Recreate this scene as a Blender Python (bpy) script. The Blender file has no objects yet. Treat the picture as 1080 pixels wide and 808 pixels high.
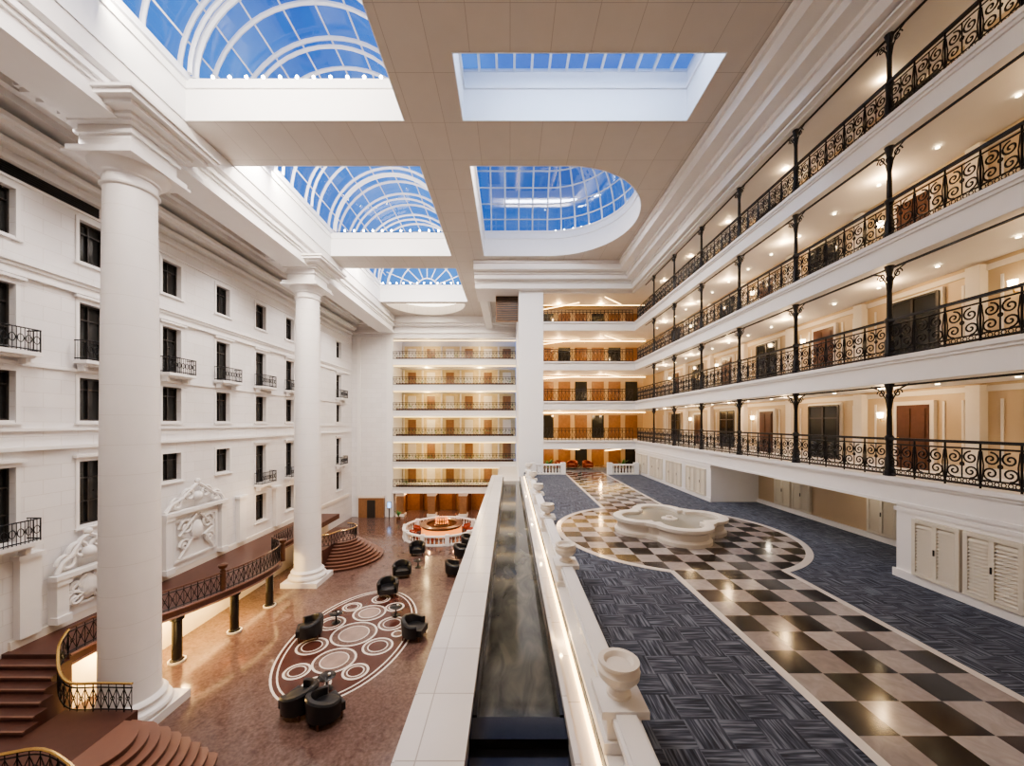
import bpy, bmesh, math, random
from mathutils import Vector, Matrix
random.seed(7)
CZ=4.3; C=13.3
def Z(h): return CZ+h      # height relative to the eye level
ZC=Z(C); ZL=-7.6; ZT=-4.8   # ceiling, lobby floor, terrace
sc=bpy.context.scene
try: sc.view_settings.look='AgX - Medium High Contrast'
except Exception: pass
# ------------------------------------------------------------ materials
def newmat(n):
    m=bpy.data.materials.new(n); m.use_nodes=True
    nt=m.node_tree; b=nt.nodes['Principled BSDF']; return m,nt,b
def pos(nt,axes='xyz',sc=(1,1,1)):
    g=nt.nodes.new('ShaderNodeNewGeometry'); s=nt.nodes.new('ShaderNodeSeparateXYZ')
    nt.links.new(g.outputs['Position'],s.inputs[0])
    c=nt.nodes.new('ShaderNodeCombineXYZ')
    for i,a in enumerate(axes):
        if a in 'xyz':
            mu=nt.nodes.new('ShaderNodeMath'); mu.operation='MULTIPLY'; mu.inputs[1].default_value=sc[i]
            nt.links.new(s.outputs['xyz'.index(a)],mu.inputs[0]); nt.links.new(mu.outputs[0],c.inputs[i])
    return c.outputs[0]
def mix(nt,f,a,b,bt='MIX'):
    m=nt.nodes.new('ShaderNodeMix'); m.data_type='RGBA'; m.blend_type=bt
    for s,v in ((m.inputs[0],f),(m.inputs[6],a),(m.inputs[7],b)):
        if hasattr(v,'node'): nt.links.new(v,s)
        elif isinstance(v,(int,float)): s.default_value=v
        else: s.default_value=(*v[:3],1)
    return m.outputs[2]
def noise(nt,vec,scale,detail=3,dist=0):
    n=nt.nodes.new('ShaderNodeTexNoise'); n.inputs['Scale'].default_value=scale; n.inputs['Detail'].default_value=detail
    n.inputs['Distortion'].default_value=dist
    nt.links.new(vec,n.inputs['Vector']); return n.outputs['Fac']
def ramp(nt,f,stops):
    r=nt.nodes.new('ShaderNodeValToRGB'); e=r.color_ramp.elements
    while len(e)<len(stops): e.new(0.5)
    for i,(p,c) in enumerate(stops): e[i].position=p; e[i].color=(*c,1)
    nt.links.new(f,r.inputs[0]); return r.outputs[0]
def pm(name,col,rough=0.5,metal=0,nscale=2,amt=0.1,bump=0,emit=None,es=0):
    m,nt,b=newmat(name)
    v=pos(nt); f=noise(nt,v,nscale)
    c1=tuple(x*(1-amt) for x in col); c2=tuple(min(1,x*(1+amt)) for x in col)
    nt.links.new(mix(nt,f,c1,c2),b.inputs['Base Color'])
    b.inputs['Roughness'].default_value=rough; b.inputs['Metallic'].default_value=metal
    if emit: b.inputs['Emission Color'].default_value=(*emit,1); b.inputs['Emission Strength'].default_value=es
    return m
def tilem(name,col,seam,bw,rh,axes,rough=0.5,mortar=0.012,offset=0.0,amt=0.06,nscale=1.5):
    m,nt,b=newmat(name)
    v=pos(nt,axes); br=nt.nodes.new('ShaderNodeTexBrick')
    br.offset=offset; br.inputs['Scale'].default_value=1
    br.inputs['Brick Width'].default_value=bw; br.inputs['Row Height'].default_value=rh
    br.inputs['Mortar Size'].default_value=mortar; br.inputs['Mortar Smooth'].default_value=0.2
    br.inputs['Color1'].default_value=(*[x*(1-amt) for x in col],1); br.inputs['Color2'].default_value=(*[min(1,x*(1+amt)) for x in col],1)
    br.inputs['Mortar'].default_value=(*seam,1)
    nt.links.new(v,br.inputs['Vector'])
    f=noise(nt,pos(nt),nscale)
    o=mix(nt,0.5,br.outputs['Color'],mix(nt,f,tuple(x*0.85 for x in (1,1,1)),(1,1,1)),'MULTIPLY')
    nt.links.new(o,b.inputs['Base Color']); b.inputs['Roughness'].default_value=rough
    return m
def emis(name,col,st):
    m,nt,b=newmat(name); b.inputs['Base Color'].default_value=(*col,1)
    b.inputs['Emission Color'].default_value=(*col,1); b.inputs['Emission Strength'].default_value=st; return m

M={}
M['white']=pm('white_plaster',(0.80,0.78,0.765),0.55,amt=0.03)
M['cream']=pm('cream_stone',(0.76,0.70,0.62),0.45,amt=0.06)
M['marble']=tilem('white_marble',(0.80,0.76,0.72),(0.5,0.45,0.4),1.2,1.2,'yxz',0.15,0.01)
M['wallblock']=tilem('stone_block_wall',(0.79,0.77,0.765),(0.66,0.63,0.61),1.3,0.62,'yz0',0.5,0.012,0.5,0.03)
M['wallblockx']=tilem('stone_block_wall_x',(0.79,0.77,0.765),(0.66,0.63,0.61),1.3,0.62,'xz0',0.5,0.012,0.5,0.03)
M['shaft']=tilem('column_stone',(0.82,0.795,0.78),(0.70,0.67,0.64),400,1.15,'xz0',0.45,0.010,0,0.01)
M['ceil']=tilem('ceiling_panel',(0.60,0.555,0.51),(0.40,0.36,0.33),1.45,2.4,'xy0',0.6,0.012,0,0.02)
M['ceilw']=pm('shaft_white',(0.84,0.84,0.85),0.5,amt=0.02)
M['corr']=pm('corridor_wall',(0.56,0.43,0.28),0.45,amt=0.12,nscale=0.8)
M['gold']=pm('gold_back_wall',(0.66,0.53,0.30),0.5,amt=0.25,nscale=2)
M['iron']=pm('black_iron',(0.010,0.010,0.012),0.4,0.3)
M['brass']=pm('polished_brass',(0.75,0.52,0.2),0.22,1)
M['frame']=pm('window_frame',(0.03,0.025,0.022),0.4)
M['wood']=pm('dark_wood',(0.10,0.04,0.02),0.3,amt=0.3,nscale=5)
M['wood2']=pm('warm_wood',(0.24,0.12,0.055),0.35,amt=0.35,nscale=4)
M['leather']=pm('black_leather',(0.012,0.012,0.014),0.35,amt=0.2)
M['red']=pm('red_velvet',(0.30,0.055,0.025),0.5,amt=0.3)
M['louver']=pm('louver_paint',(0.66,0.61,0.51),0.5,amt=0.02)
M['leaf']=pm('leaf_green',(0.06,0.22,0.04),0.5,amt=0.5,nscale=9)
M['steel']=pm('painted_steel',(0.72,0.74,0.80),0.35,amt=0.02)
M['steeld']=pm('grey_steel',(0.45,0.48,0.56),0.35,amt=0.02)
M['lamp']=emis('downlight_glow',(1,0.80,0.5),14)
M['cove']=emis('cove_glow',(1,0.66,0.28),9)
M['cove2']=emis('cove_glow_yellow',(1,0.70,0.28),3.5)
M['bulb']=emis('bulb_glow',(1,0.93,0.8),60)
M['screen']=emis('screen_glow',(0.3,0.55,1),2)
M['barglow']=emis('bar_glow',(1,0.35,0.1),1.2)
m,nt,b=newmat('dark_window_glass'); f=noise(nt,pos(nt),0.6)
nt.links.new(mix(nt,f,(0.008,0.009,0.011),(0.04,0.04,0.036)),b.inputs['Base Color']); b.inputs['Roughness'].default_value=0.08; M['dglass']=m
def rglass(name,col,g):
    m,nt,b=newmat(name); out=nt.nodes['Material Output']
    tr=nt.nodes.new('ShaderNodeBsdfTransparent'); tr.inputs[0].default_value=(*col,1)
    gl=nt.nodes.new('ShaderNodeBsdfGlossy'); gl.inputs['Roughness'].default_value=0.05
    ms=nt.nodes.new('ShaderNodeMixShader'); ms.inputs[0].default_value=g
    nt.links.new(tr.outputs[0],ms.inputs[1]); nt.links.new(gl.outputs[0],ms.inputs[2]); nt.links.new(ms.outputs[0],out.inputs[0]); return m
M['glass']=rglass('roof_glass',(0.85,0.92,1),0.07)
M['tglass']=rglass('tinted_glass',(0.50,0.60,0.75),0.22)
# lobby marble
m,nt,b=newmat('brown_marble_floor'); v=pos(nt)
f=noise(nt,v,0.9,8,1.2); f2=noise(nt,v,9,5)
c=ramp(nt,f,[(0.3,(0.075,0.042,0.035)),(0.5,(0.155,0.095,0.078)),(0.62,(0.105,0.06,0.05)),(0.8,(0.24,0.165,0.14))])
c=mix(nt,0.3,c,ramp(nt,f2,[(0.35,(0.06,0.032,0.027)),(0.7,(0.27,0.185,0.155))]))
nt.links.new(c,b.inputs['Base Color']); b.inputs['Roughness'].default_value=0.14; M['lobby']=m
# water channel stone
m,nt,b=newmat('wet_grey_stone'); f=noise(nt,pos(nt,'xyz',(2,0.7,1)),1.2,6,1)
nt.links.new(ramp(nt,f,[(0.35,(0.035,0.038,0.032)),(0.52,(0.075,0.077,0.064)),(0.72,(0.14,0.135,0.105))]),b.inputs['Base Color'])
b.inputs['Roughness'].default_value=0.07; M['water']=m
M['black']=pm('black_granite',(0.01,0.01,0.011),0.12,amt=0.3,nscale=12)
m,nt,b=newmat('fountain_water'); b.inputs['Base Color'].default_value=(0.35,0.33,0.27,1); b.inputs['Roughness'].default_value=0.03
f=noise(nt,pos(nt),5); bp=nt.nodes.new('ShaderNodeBump'); bp.inputs['Strength'].default_value=0.15; nt.links.new(f,bp.inputs['Height']); nt.links.new(bp.outputs[0],b.inputs['Normal']); M['fwater']=m
# carpet : woven tiles turned alternately
m,nt,b=newmat('blue_grey_carpet')
ch=nt.nodes.new('ShaderNodeTexChecker'); ch.inputs['Scale'].default_value=1.0
nt.links.new(pos(nt,'xy0',(2,2,1)),ch.inputs['Vector'])
a=noise(nt,pos(nt,'xy0',(1.5,24,1)),1,3); c2=noise(nt,pos(nt,'xy0',(24,1.5,1)),1,3)
fm=mix(nt,ch.outputs['Fac'],a,c2)
col=ramp(nt,fm,[(0.36,(0.020,0.025,0.038)),(0.5,(0.060,0.070,0.098)),(0.64,(0.17,0.19,0.235))])
nt.links.new(col,b.inputs['Base Color']); b.inputs['Roughness'].default_value=0.9; M['carpet']=m
# checker stone
m,nt,b=newmat('checker_marble'); T=0.65
g=nt.nodes.new('ShaderNodeNewGeometry'); s=nt.nodes.new('ShaderNodeSeparateXYZ'); nt.links.new(g.outputs['Position'],s.inputs[0])
def mth(op,a,bv=None):
    n=nt.nodes.new('ShaderNodeMath'); n.operation=op
    for i,x in enumerate((a,bv)):
        if x is None: continue
        if hasattr(x,'node'): nt.links.new(x,n.inputs[i])
        else: n.inputs[i].default_value=x
    return n.outputs[0]
ix=mth('FLOOR',mth('DIVIDE',mth('ADD',s.outputs[0],-4.71+65),T)); iy=mth('FLOOR',mth('DIVIDE',mth('ADD',s.outputs[1],65),T))
par=mth('MODULO',mth('ADD',ix,iy),2.0)
cb=nt.nodes.new('ShaderNodeCombineXYZ'); nt.links.new(ix,cb.inputs[0]); nt.links.new(iy,cb.inputs[1])
wn=nt.nodes.new('ShaderNodeTexWhiteNoise'); nt.links.new(cb.outputs[0],wn.inputs['Vector'])
vein=noise(nt,pos(nt),3,8,2)
dark=ramp(nt,wn.outputs['Value'],[(0.0,(0.008,0.008,0.008)),(0.7,(0.014,0.012,0.012)),(0.8,(0.04,0.026,0.021)),(1.0,(0.055,0.034,0.027))])
light=ramp(nt,wn.outputs['Value'],[(0.0,(0.43,0.38,0.35)),(0.4,(0.33,0.275,0.255)),(0.7,(0.50,0.45,0.42)),(1,(0.30,0.25,0.23))])
col=mix(nt,par,dark,light)
col=mix(nt,0.5,col,ramp(nt,vein,[(0.3,(0.55,0.55,0.55)),(0.7,(1,1,1))]),'MULTIPLY')
nt.links.new(col,b.inputs['Base Color']); b.inputs['Roughness'].default_value=0.13; M['checker']=m
M['stripe']=pm('cream_marble_stripe',(0.72,0.66,0.60),0.12,amt=0.08)
M['inlayd']=pm('brown_marble_inlay',(0.085,0.032,0.024),0.13,amt=0.3)
M['inlayk']=pm('black_marble_inlay',(0.02,0.018,0.018),0.13,amt=0.3)
M['inlayg']=pm('grey_marble_inlay',(0.30,0.22,0.19),0.13,amt=0.3)
M['step']=pm('brown_carpet_step',(0.085,0.034,0.024),0.4,amt=0.25,nscale=4)
M['stepn']=pm('step_nosing',(0.20,0.10,0.07),0.3,amt=0.1)

# ------------------------------------------------------------ mesh builder
class MB:
    def __init__(s): s.v=[];s.f=[];s.m=[]
    def box(s,x0,x1,y0,y1,z0,z1,m=0):
        n=len(s.v)
        s.v+=[(x0,y0,z0),(x1,y0,z0),(x1,y1,z0),(x0,y1,z0),(x0,y0,z1),(x1,y0,z1),(x1,y1,z1),(x0,y1,z1)]
        for q in ((0,3,2,1),(4,5,6,7),(0,1,5,4),(1,2,6,5),(2,3,7,6),(3,0,4,7)):
            s.f.append(tuple(n+i for i in q)); s.m.append(m)
    def prism(s,pts,z0,z1,m=0,mt=None):
        n=len(s.v);k=len(pts)
        s.v+=[(x,y,z0) for x,y in pts]+[(x,y,z1) for x,y in pts]
        s.f.append(tuple(n+i for i in range(k))[::-1]); s.m.append(m)
        s.f.append(tuple(n+k+i for i in range(k))); s.m.append(m if mt is None else mt)
        for i in range(k):
            j=(i+1)%k; s.f.append((n+i,n+j,n+k+j,n+k+i)); s.m.append(m)
    def loft(s,rings,m=0,cap0=True,cap1=True,closed=True):
        n=len(s.v);k=len(rings[0])
        for r in rings: s.v+=list(r)
        for a in range(len(rings)-1):
            for i in range(k if closed else k-1):
                j=(i+1)%k; s.f.append((n+a*k+i,n+a*k+j,n+(a+1)*k+j,n+(a+1)*k+i)); s.m.append(m)
        if cap0: s.f.append(tuple(n+i for i in range(k))[::-1]); s.m.append(m)
        if cap1: s.f.append(tuple(n+(len(rings)-1)*k+i for i in range(k))); s.m.append(m)
    def lathe(s,cx,cy,prof,n=24,m=0):
        s.loft([[(cx+r*math.cos(2*math.pi*i/n),cy+r*math.sin(2*math.pi*i/n),z) for i in range(n)] for r,z in prof],m)
    def tube(s,pts,r,n=5,m=0,closed=False):
        pts=[Vector(p) for p in pts]; K=len(pts); rings=[]
        up0=Vector((0,0,1))
        for i,p in enumerate(pts):
            a=pts[(i-1)%K] if (closed or i>0) else p; b=pts[(i+1)%K] if (closed or i<K-1) else p
            t=(b-a); t=t.normalized() if t.length>1e-7 else Vector((0,0,1))
            u=up0 if abs(t.z)<0.95 else Vector((0,1,0))
            if i and abs(last.dot(t))<0.9: u=last
            a1=t.cross(u).normalized(); b1=a1.cross(t).normalized(); last=b1
            rings.append([tuple(p+r*(math.cos(2*math.pi*j/n)*a1+math.sin(2*math.pi*j/n)*b1)) for j in range(n)])
        if closed: rings.append(rings[0])
        s.loft(rings,m,not closed,not closed)
    def sphere(s,c,r,m=0,n=10):
        s.lathe(c[0],c[1],[(max(1e-3,r*math.sin(math.pi*i/n)),c[2]-r*math.cos(math.pi*i/n)) for i in range(n+1)],n+4,m)
    def mesh(s,name,mats,smooth=False,recalc=True):
        me=bpy.data.meshes.new(name); me.from_pydata(s.v,[],s.f)
        for x in mats: me.materials.append(M[x])
        me.polygons.foreach_set('material_index',s.m)
        bm=bmesh.new(); bm.from_mesh(me)
        if recalc: bmesh.ops.recalc_face_normals(bm,faces=bm.faces)
        if smooth:
            for f in bm.faces: f.smooth=True
            for e in bm.edges:
                if len(e.link_faces)==2 and e.calc_face_angle(0)>0.55: e.smooth=False
        bm.to_mesh(me); bm.free(); me.update(); return me
    def obj(s,name,mats,smooth=False,parent=None):
        return place(name,s.mesh(name,mats,smooth),(0,0,0),0,parent)
def place(name,me,loc=(0,0,0),rz=0,parent=None,scale=None):
    o=bpy.data.objects.new(name,me); sc.collection.objects.link(o); o.location=loc; o.rotation_euler=(0,0,rz)
    if scale: o.scale=scale
    if parent: o.parent=parent
    return o
def arc(cx,cy,r,a0,a1,n): return [(cx+r*math.cos(a0+(a1-a0)*i/n),cy+r*math.sin(a0+(a1-a0)*i/n)) for i in range(n+1)]
pi=math.pi
Y0=-5.0
# ============================================================ CEILING
b=MB()
def cb_(x0,x1,y0,y1,z1=1.8): b.box(x0,x1,y0,y1,ZC,ZC+z1,0)
cb_(-20.6,-14.3,Y0,49); cb_(-14.3,-4.64,Y0,3); cb_(-14.3,-4.64,16.7,19.6); cb_(-14.3,-4.64,30.2,32.6)
cb_(-4.64,-2.1,Y0,49)
cb_(-2.1,7.8,Y0,13.6); cb_(-2.1,7.8,16.7,19.6); cb_(7.8,14,Y0,19.6); cb_(8.6,14,19.6,30.2); cb_(-2.1,14,30.2,49)
b.prism(arc(3,24.9,5.3,-pi/2,0,20)+[(8.6,24.9),(8.6,19.6)],ZC,ZC+1.8)
b.prism(arc(3,24.9,5.3,0,pi/2,20)+[(8.6,30.2),(8.6,24.9)],ZC,ZC+1.8)
cx,cy,cr=-9.47,42.3,4.4
cb_(-14.3,-4.64,41.6,42.3); cb_(-14.3,cx-cr,42.3,49); cb_(cx+cr,-4.64,42.3,49)
h=arc(cx,cy,cr,0,pi/2,14); b.prism([(cx+cr,49)]+[(cx+cr,cy)]+h[1:]+[(cx,49)],ZC,ZC+1.8)
h=arc(cx,cy,cr,pi/2,pi,14); b.prism([(cx,49)]+h+[(cx-cr,49)],ZC,ZC+1.8)
b.obj('ceiling',['ceil'])
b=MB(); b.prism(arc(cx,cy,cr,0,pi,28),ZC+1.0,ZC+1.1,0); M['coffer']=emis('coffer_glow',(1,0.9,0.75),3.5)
b.obj('ceiling_coffer_light',['coffer'])
def lining(name,x0,x1,y0,y1,t=0.04,zt=1.82):
    b=MB()
    b.box(x0,x1,y1-t,y1,ZC-0.02,ZC+zt); b.box(x0,x1,y0,y0+t,ZC-0.02,ZC+zt)
    b.box(x0,x0+t,y0+t,y1-t,ZC-0.02,ZC+zt); b.box(x1-t,x1,y0+t,y1-t,ZC-0.02,ZC+zt)
    b.box(x0+t,x1-t,y1-0.12,y1-t,ZC+1.35,ZC+1.5); b.box(x0+t,x0+0.12,y0+t,y1-.12,ZC+1.35,ZC+1.5); b.box(x1-.12,x1-t,y0+t,y1-.12,ZC+1.35,ZC+1.5)
    b.obj(name,['ceilw'])
lining('trim_1',-14.3,-4.64,3,16.7); lining('trim_2',-14.3,-4.64,19.6,30.2); lining('trim_3',-14.3,-4.64,32.6,41.6)
lining('trim_4',-2.1,7.8,13.6,16.7,zt=2.15)
def dpath(off,n=28):
    return [(-2.1-off,19.6-off)]+arc(3,24.9,5.3+off,-pi/2,pi/2,n)+[(-2.1-off,30.2+off)]
b=MB()
def dring(o1,o2,z0,z1,m=0,bb=None):
    bb=bb or b
    P=dpath(o1);Q=dpath(o2)
    R=[]
    for p,q in zip(P,Q): R.append([(p[0],p[1],z0),(q[0],q[1],z0),(q[0],q[1],z1),(p[0],p[1],z1)])
    R.append(R[0]); bb.loft(R,m,False,False)
dring(-0.04,0.0,ZC-0.02,ZC+1.82); dring(-0.14,-0.04,ZC+1.3,ZC+1.5); dring(-0.1,0.9,ZC+1.82,ZC+1.95)
b.obj('trim_6',['ceilw'],True)
# ribbed half dome over the D opening
b=MB(); zb=ZC+1.95; RD=5.7; HD=5.6
def dm_(th,ph): return (3+RD*math.cos(th)*math.cos(ph),24.9+RD*math.sin(th)*math.cos(ph),zb+HD*math.sin(ph))
NT=16; NP=8
for i in range(NT+1):
    th=-pi/2+pi*i/NT; b.tube([dm_(th,pi/2*.97*j/12) for j in range(13)],.07,5,0)
for j in range(0,NP):
    ph=pi/2*j/NP; y_=RD*math.cos(ph); z_=zb+HD*math.sin(ph)
    b.tube([(-2.6,24.9-y_,z_)]+[dm_(-pi/2+pi*i/24,ph) for i in range(25)]+[(-2.6,24.9+y_,z_)],.055,5,0)
for x in (-2.6,-1.5,-.4,.7,1.8): b.tube([(x,24.9-RD*math.cos(pi*j/24),zb+HD*math.sin(pi*j/24)) for j in range(25)],.07,5,0)
# glass skins
rings=[[dm_(-pi/2+pi*i/24,pi/2*j/10) for i in range(25)] for j in range(11)]
b.loft(rings,1,False,False,False)
b.loft([[(x,24.9-RD*math.cos(pi*j/24),zb+HD*math.sin(pi*j/24)) for j in range(25)] for x in (-2.6,3)],1,False,False,False)
k=len(b.v); b.v+=[(-2.6,24.9-RD*math.cos(pi*j/24),zb+HD*math.sin(pi*j/24)) for j in range(25)]; b.f.append(tuple(k+i for i in range(25))); b.m.append(1)
P=dpath(.35,26)
for i in range(2,len(P)-2,1): b.sphere((P[i][0],P[i][1],zb+0.2),0.06,2,5)
b.obj('skylight_dome',['steeld','tglass','bulb'],True)
# R1 glass
b=MB(); zt=ZC+2.15
b.box(-2.2,7.9,13.5,16.8,zt+.02,zt+.04,1)
for i in range(14): x=-2.1+9.9*i/13; b.box(x-.05,x+.05,13.5,16.8,zt-.06,zt+.1,0)
for y in (13.55,14.6,15.7,16.65): b.box(-2.2,7.9,y-.04,y+.04,zt-.05,zt+.08,0)
b.obj('skylight_flat',['steel','glass'])
# barrel vault
b=MB(); R=5.0; vx=-9.47; vz=ZC+2.0; NA=10
ys=[3+1.7*i for i in range(24)]
for y in ys:
    b.tube([(vx+R*math.cos(pi*i/24),y,vz+R*math.sin(pi*i/24)) for i in range(25)],0.10,6,0)
    if ys.index(y)%2==0: b.tube([(vx+(R-.45)*math.cos(pi*i/24),y,vz+(R-.45)*math.sin(pi*i/24)) for i in range(25)],0.09,6,0)
for i in range(1,NA):
    a=pi*i/NA; b.tube([(vx+R*math.cos(a),3,vz+R*math.sin(a)),(vx+R*math.cos(a),43.3,vz+R*math.sin(a))],0.05,4,0)
for x in (vx-R,vx+R): b.box(x-.35,x+.35,2.5,43.6,vz-.25,vz+.05,0)
n=len(b.v)
for y in (3,43.3):
    b.v+=[(vx+(R+.06)*math.cos(pi*i/24),y,vz+(R+.06)*math.sin(pi*i/24)) for i in range(25)]
for i in range(24): b.f.append((n+i,n+i+1,n+25+i+1,n+25+i)); b.m.append(1)
for y in (16.9,30.4,43.3,3.0):
    b.tube([(vx+(R-.45)*math.cos(pi*i/24),y,vz+(R-.45)*math.sin(pi*i/24)) for i in range(25)],0.13,6,0)
for y in (43.3,):
    for i in range(1,8):
        a=pi*i/8; b.tube([(vx+1.2*math.cos(a),y,vz+1.2*math.sin(a)),(vx+(R)*math.cos(a),y,vz+(R)*math.sin(a))],0.06,5,0)
    for rr in (1.2,3.1): b.tube([(vx+rr*math.cos(pi*i/20),y,vz+rr*math.sin(pi*i/20)) for i in range(21)],0.07,5,0)
b.obj('glass_barrel_vault',['steel','glass'],True)
b=MB()
for y in (16.9,30.4,41.8):
    b.tube([(-14.0,y,vz+.02),(-4.9,y,vz+.02)],0.02,4,0)
    for i in range(13): b.sphere((-14.0+0.75*i,y,vz+.1),0.07,1,5)
b.obj('string_lights',['iron','bulb'])

# cornice right, rear
st=[(8.9,13.05,13.28),(9.05,12.6,13.05),(9.65,12.42,12.6),(9.8,12.1,12.42),(10.3,11.92,12.1),(10.42,11.48,11.92)]
b=MB()
for x,z0,z1 in st: b.box(x,14,Y0,33.0,Z(z0),Z(z1),0)
b.box(10.8,14,Y0,33.0,Z(11.25),Z(11.48),0); b.box(10.6,14,Y0,33,Z(11.32),Z(11.4),0)
b.obj('trim_7',['white'])
b=MB()
for x,z0,z1 in st: b.box(-3.0,x,30.9+(x-8.9),36,Z(z0)+.002,Z(z1)-.002,0)
b.box(-3.0,-2.2,36,47.9,Z(11.9),Z(13.2),0)
b.obj('trim_8',['white'])
# entablature left along columns
b=MB()
b.box(-16.2,-14.6,Y0,47.1,Z(11.3),ZC-.004)
for i,(e,z0,z1) in enumerate([(0.12,11.25,11.5),(0.1,11.95,12.1),(0.22,12.1,12.3),(0.38,12.55,12.8),(0.55,12.8,13.05)]):
    if e<0.5: b.box(-16.2-e,-14.6+min(e,.28),Y0,47.1,Z(z0),Z(z1))
    else: b.box(-16.9,-14.32,Y0,47.1,Z(z0),Z(13.28))
b.obj('trim_9',['white'])

# ============================================================ COLUMNS
def column(cx,cy):
    b=MB(); zb=ZL
    b.box(cx-1.3,cx+1.3,cy-1.3,cy+1.3,zb,zb+0.35)
    zt=Z(9.15)
    pr=[(1.22,zb+.35),(1.28,zb+.42),(1.3,zb+.52),(1.26,zb+.62),(1.12,zb+.68),(1.06,zb+.76),(1.1,zb+.84),(1.14,zb+.9),(1.08,zb+.98),(.97,zb+1.05),(.93,zb+1.2)]
    H=zt-zb-1.2
    for i in range(1,9):
        t=i/8; pr.append((0.93-0.13*t**1.6,zb+1.2+H*t))
    pr+=[(0.88,zt+.03),(0.90,zt+.09),(0.82,zt+.13),(0.82,zt+.42),(0.90,zt+.46),(0.92,zt+.52),(1.05,zt+.62),(1.18,zt+.74),(1.22,zt+.84)]
    b.lathe(cx,cy,pr,40)
    z=zt+.84
    b.box(cx-1.3,cx+1.3,cy-1.3,cy+1.3,z,z+.1); b.box(cx-1.22,cx+1.22,cy-1.22,cy+1.22,z+.1,z+.3)
    z+=.3
    b.box(cx-.98,cx+.98,cy-.98,cy+.98,z,z+.55); z+=.55
    for w,hh in ((1.08,.12),(1.0,.22),(1.2,.12),(1.35,.12),(1.7,.14),(1.95,.16),(2.05,.1)):
        b.box(cx-w,cx+w,cy-w,cy+w,z,z+hh); z+=hh
    b.obj('column',['shaft'],True)
column(-15.2,15.2); column(-15.2,28.5)

# ============================================================ LEFT WALL
WX=-20.0
wy=[10.2,14.7,18.2,22.4,26.4,30.4,34.4,38.4,44.2]
rows=[(7.55,9.45,False),(2.9,5.6,True),(0.1,2.1,False),(-4.8,-1.8,True),(-7.8,-5.7,False)]
holes=[]
for i,y in enumerate(wy):
    if i==7: continue
    for j,(a,c,bal) in enumerate(rows):
        if j==4 and i<5: continue
        if j==3 and i in (3,4): holes.append((y-.62,y+.62,Z(-3.4),Z(-1.8),False,i,j)); continue
        holes.append((y-.62,y+.62,Z(a),Z(c),bal,i,j))
b=MB()
yb=sorted({Y0,48.0}|{h[0] for h in holes}|{h[1] for h in holes}); zbk=sorted({ZL-.3,ZC}|{h[2] for h in holes}|{h[3] for h in holes})
for i in range(len(yb)-1):
    for j in range(len(zbk)-1):
        ym=(yb[i]+yb[i+1])/2; zm=(zbk[j]+zbk[j+1])/2
        if any(h[0]<ym<h[1] and h[2]<zm<h[3] for h in holes): continue
        b.box(WX-.5,WX,yb[i],yb[i+1],zbk[j],zbk[j+1])
b.obj('wall_left',['wallblock'])
def winmesh(w,h,door):
    b=MB()
    b.box(-.36,-.34,-w/2,w/2,0,h,1)
    f=.07
    for (y0,y1,z0,z1) in ((-w/2,-w/2+f,0,h),(w/2-f,w/2,0,h),(-w/2+f,w/2-f,0,f),(-w/2+f,w/2-f,h-f,h),(-.03,.03,f,h-f)):
        b.box(-.34,-.24,y0,y1,z0,z1,0)
    zt=h*0.72; b.box(-.34,-.25,-w/2+f,w/2-f,zt,zt+.06,0)
    if h>2.2: b.box(-.34,-.25,-w/2+f,w/2-f,h*.35,h*.35+.05,0)
    b.box(0.003,.05,-w/2-.14,-w/2,-.1,h+.14,2); b.box(.003,.05,w/2,w/2+.14,-.1,h+.14,2); b.box(.003,.05,-w/2,w/2,h,h+.14,2)
    b.box(.003,.12,-w/2-.2,w/2+.2,-.18,-.1,2)
    if door: b.box(.003,.2,-w/2-.25,w/2+.25,h+.2,h+.32,2); b.box(.003,.1,-w/2-.14,w/2+.14,h+.14,h+.2,2)
    return b.mesh('window_mesh',['frame','dglass','white'])
wm={j:winmesh(1.24,c-a,bal) for j,(a,c,bal) in enumerate(rows)}
wm['s']=winmesh(1.24,1.6,False)
k=0
def balcmesh():
    b=MB()
    b.box(0.125,.75,-.95,.95,-.16,0,1); b.box(.125,.6,-.8,.8,-.26,-.16,1)
    for y in (-.7,.7): b.box(.125,.45,y-.08,y+.08,-.5,-.26,1)
    for z in (.08,.9): b.tube([(.13,-.9,z),(.7,-.9,z),(.7,.9,z),(.13,.9,z)],.028,5)
    for i in range(15):
        y=-.9+.1286*i; b.tube([(.7,y,.0),(.7,y,.9)],.016,4)
        if i%2==0 and i<14:
            b.tube([(.7,y+.128+.1*math.cos(t*pi/5),.48+.16*math.sin(t*pi/5)) for t in range(10)],.018,4,0,True)
    for i in range(5): b.tube([(.15+.13*i,-.9,0),(.15+.13*i,-.9,.9)],.015,4); b.tube([(.15+.13*i,.9,0),(.15+.13*i,.9,.9)],.015,4)
    return b.mesh('juliet_balcony_mesh',['iron','white'])
bm_=balcmesh()
for h in holes:
    k+=1; short=(h[6]==3 and h[5] in (3,4))
    place('window_%d'%k,wm['s' if short else h[6]],(WX,(h[0]+h[1])/2,h[2]))
    if h[4] and not (h[6]==3 and h[5] in (2,)): place('juliet_balcony',bm_,(WX+.0,(h[0]+h[1])/2,h[2]-.02))
b=MB()
for (e,z0,z1) in ((.3,6.45,6.62),(.2,6.3,6.45),(.12,6.0,6.3),(.18,5.95,6.02),(.1,2.35,2.5),(.12,-.35,-.22),(.2,-1.15,-1.0),
                  (.25,10.4,10.55),(.45,10.9,11.1),(.7,11.4,11.6),(.95,11.6,11.8),(1.15,12.2,12.5),(1.45,12.5,13.28),(.1,9.75,9.85)):
    b.box(WX+.002,WX+e,Y0,47.1,Z(z0),Z(z1))
b.obj('trim_10',['white'])
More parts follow.
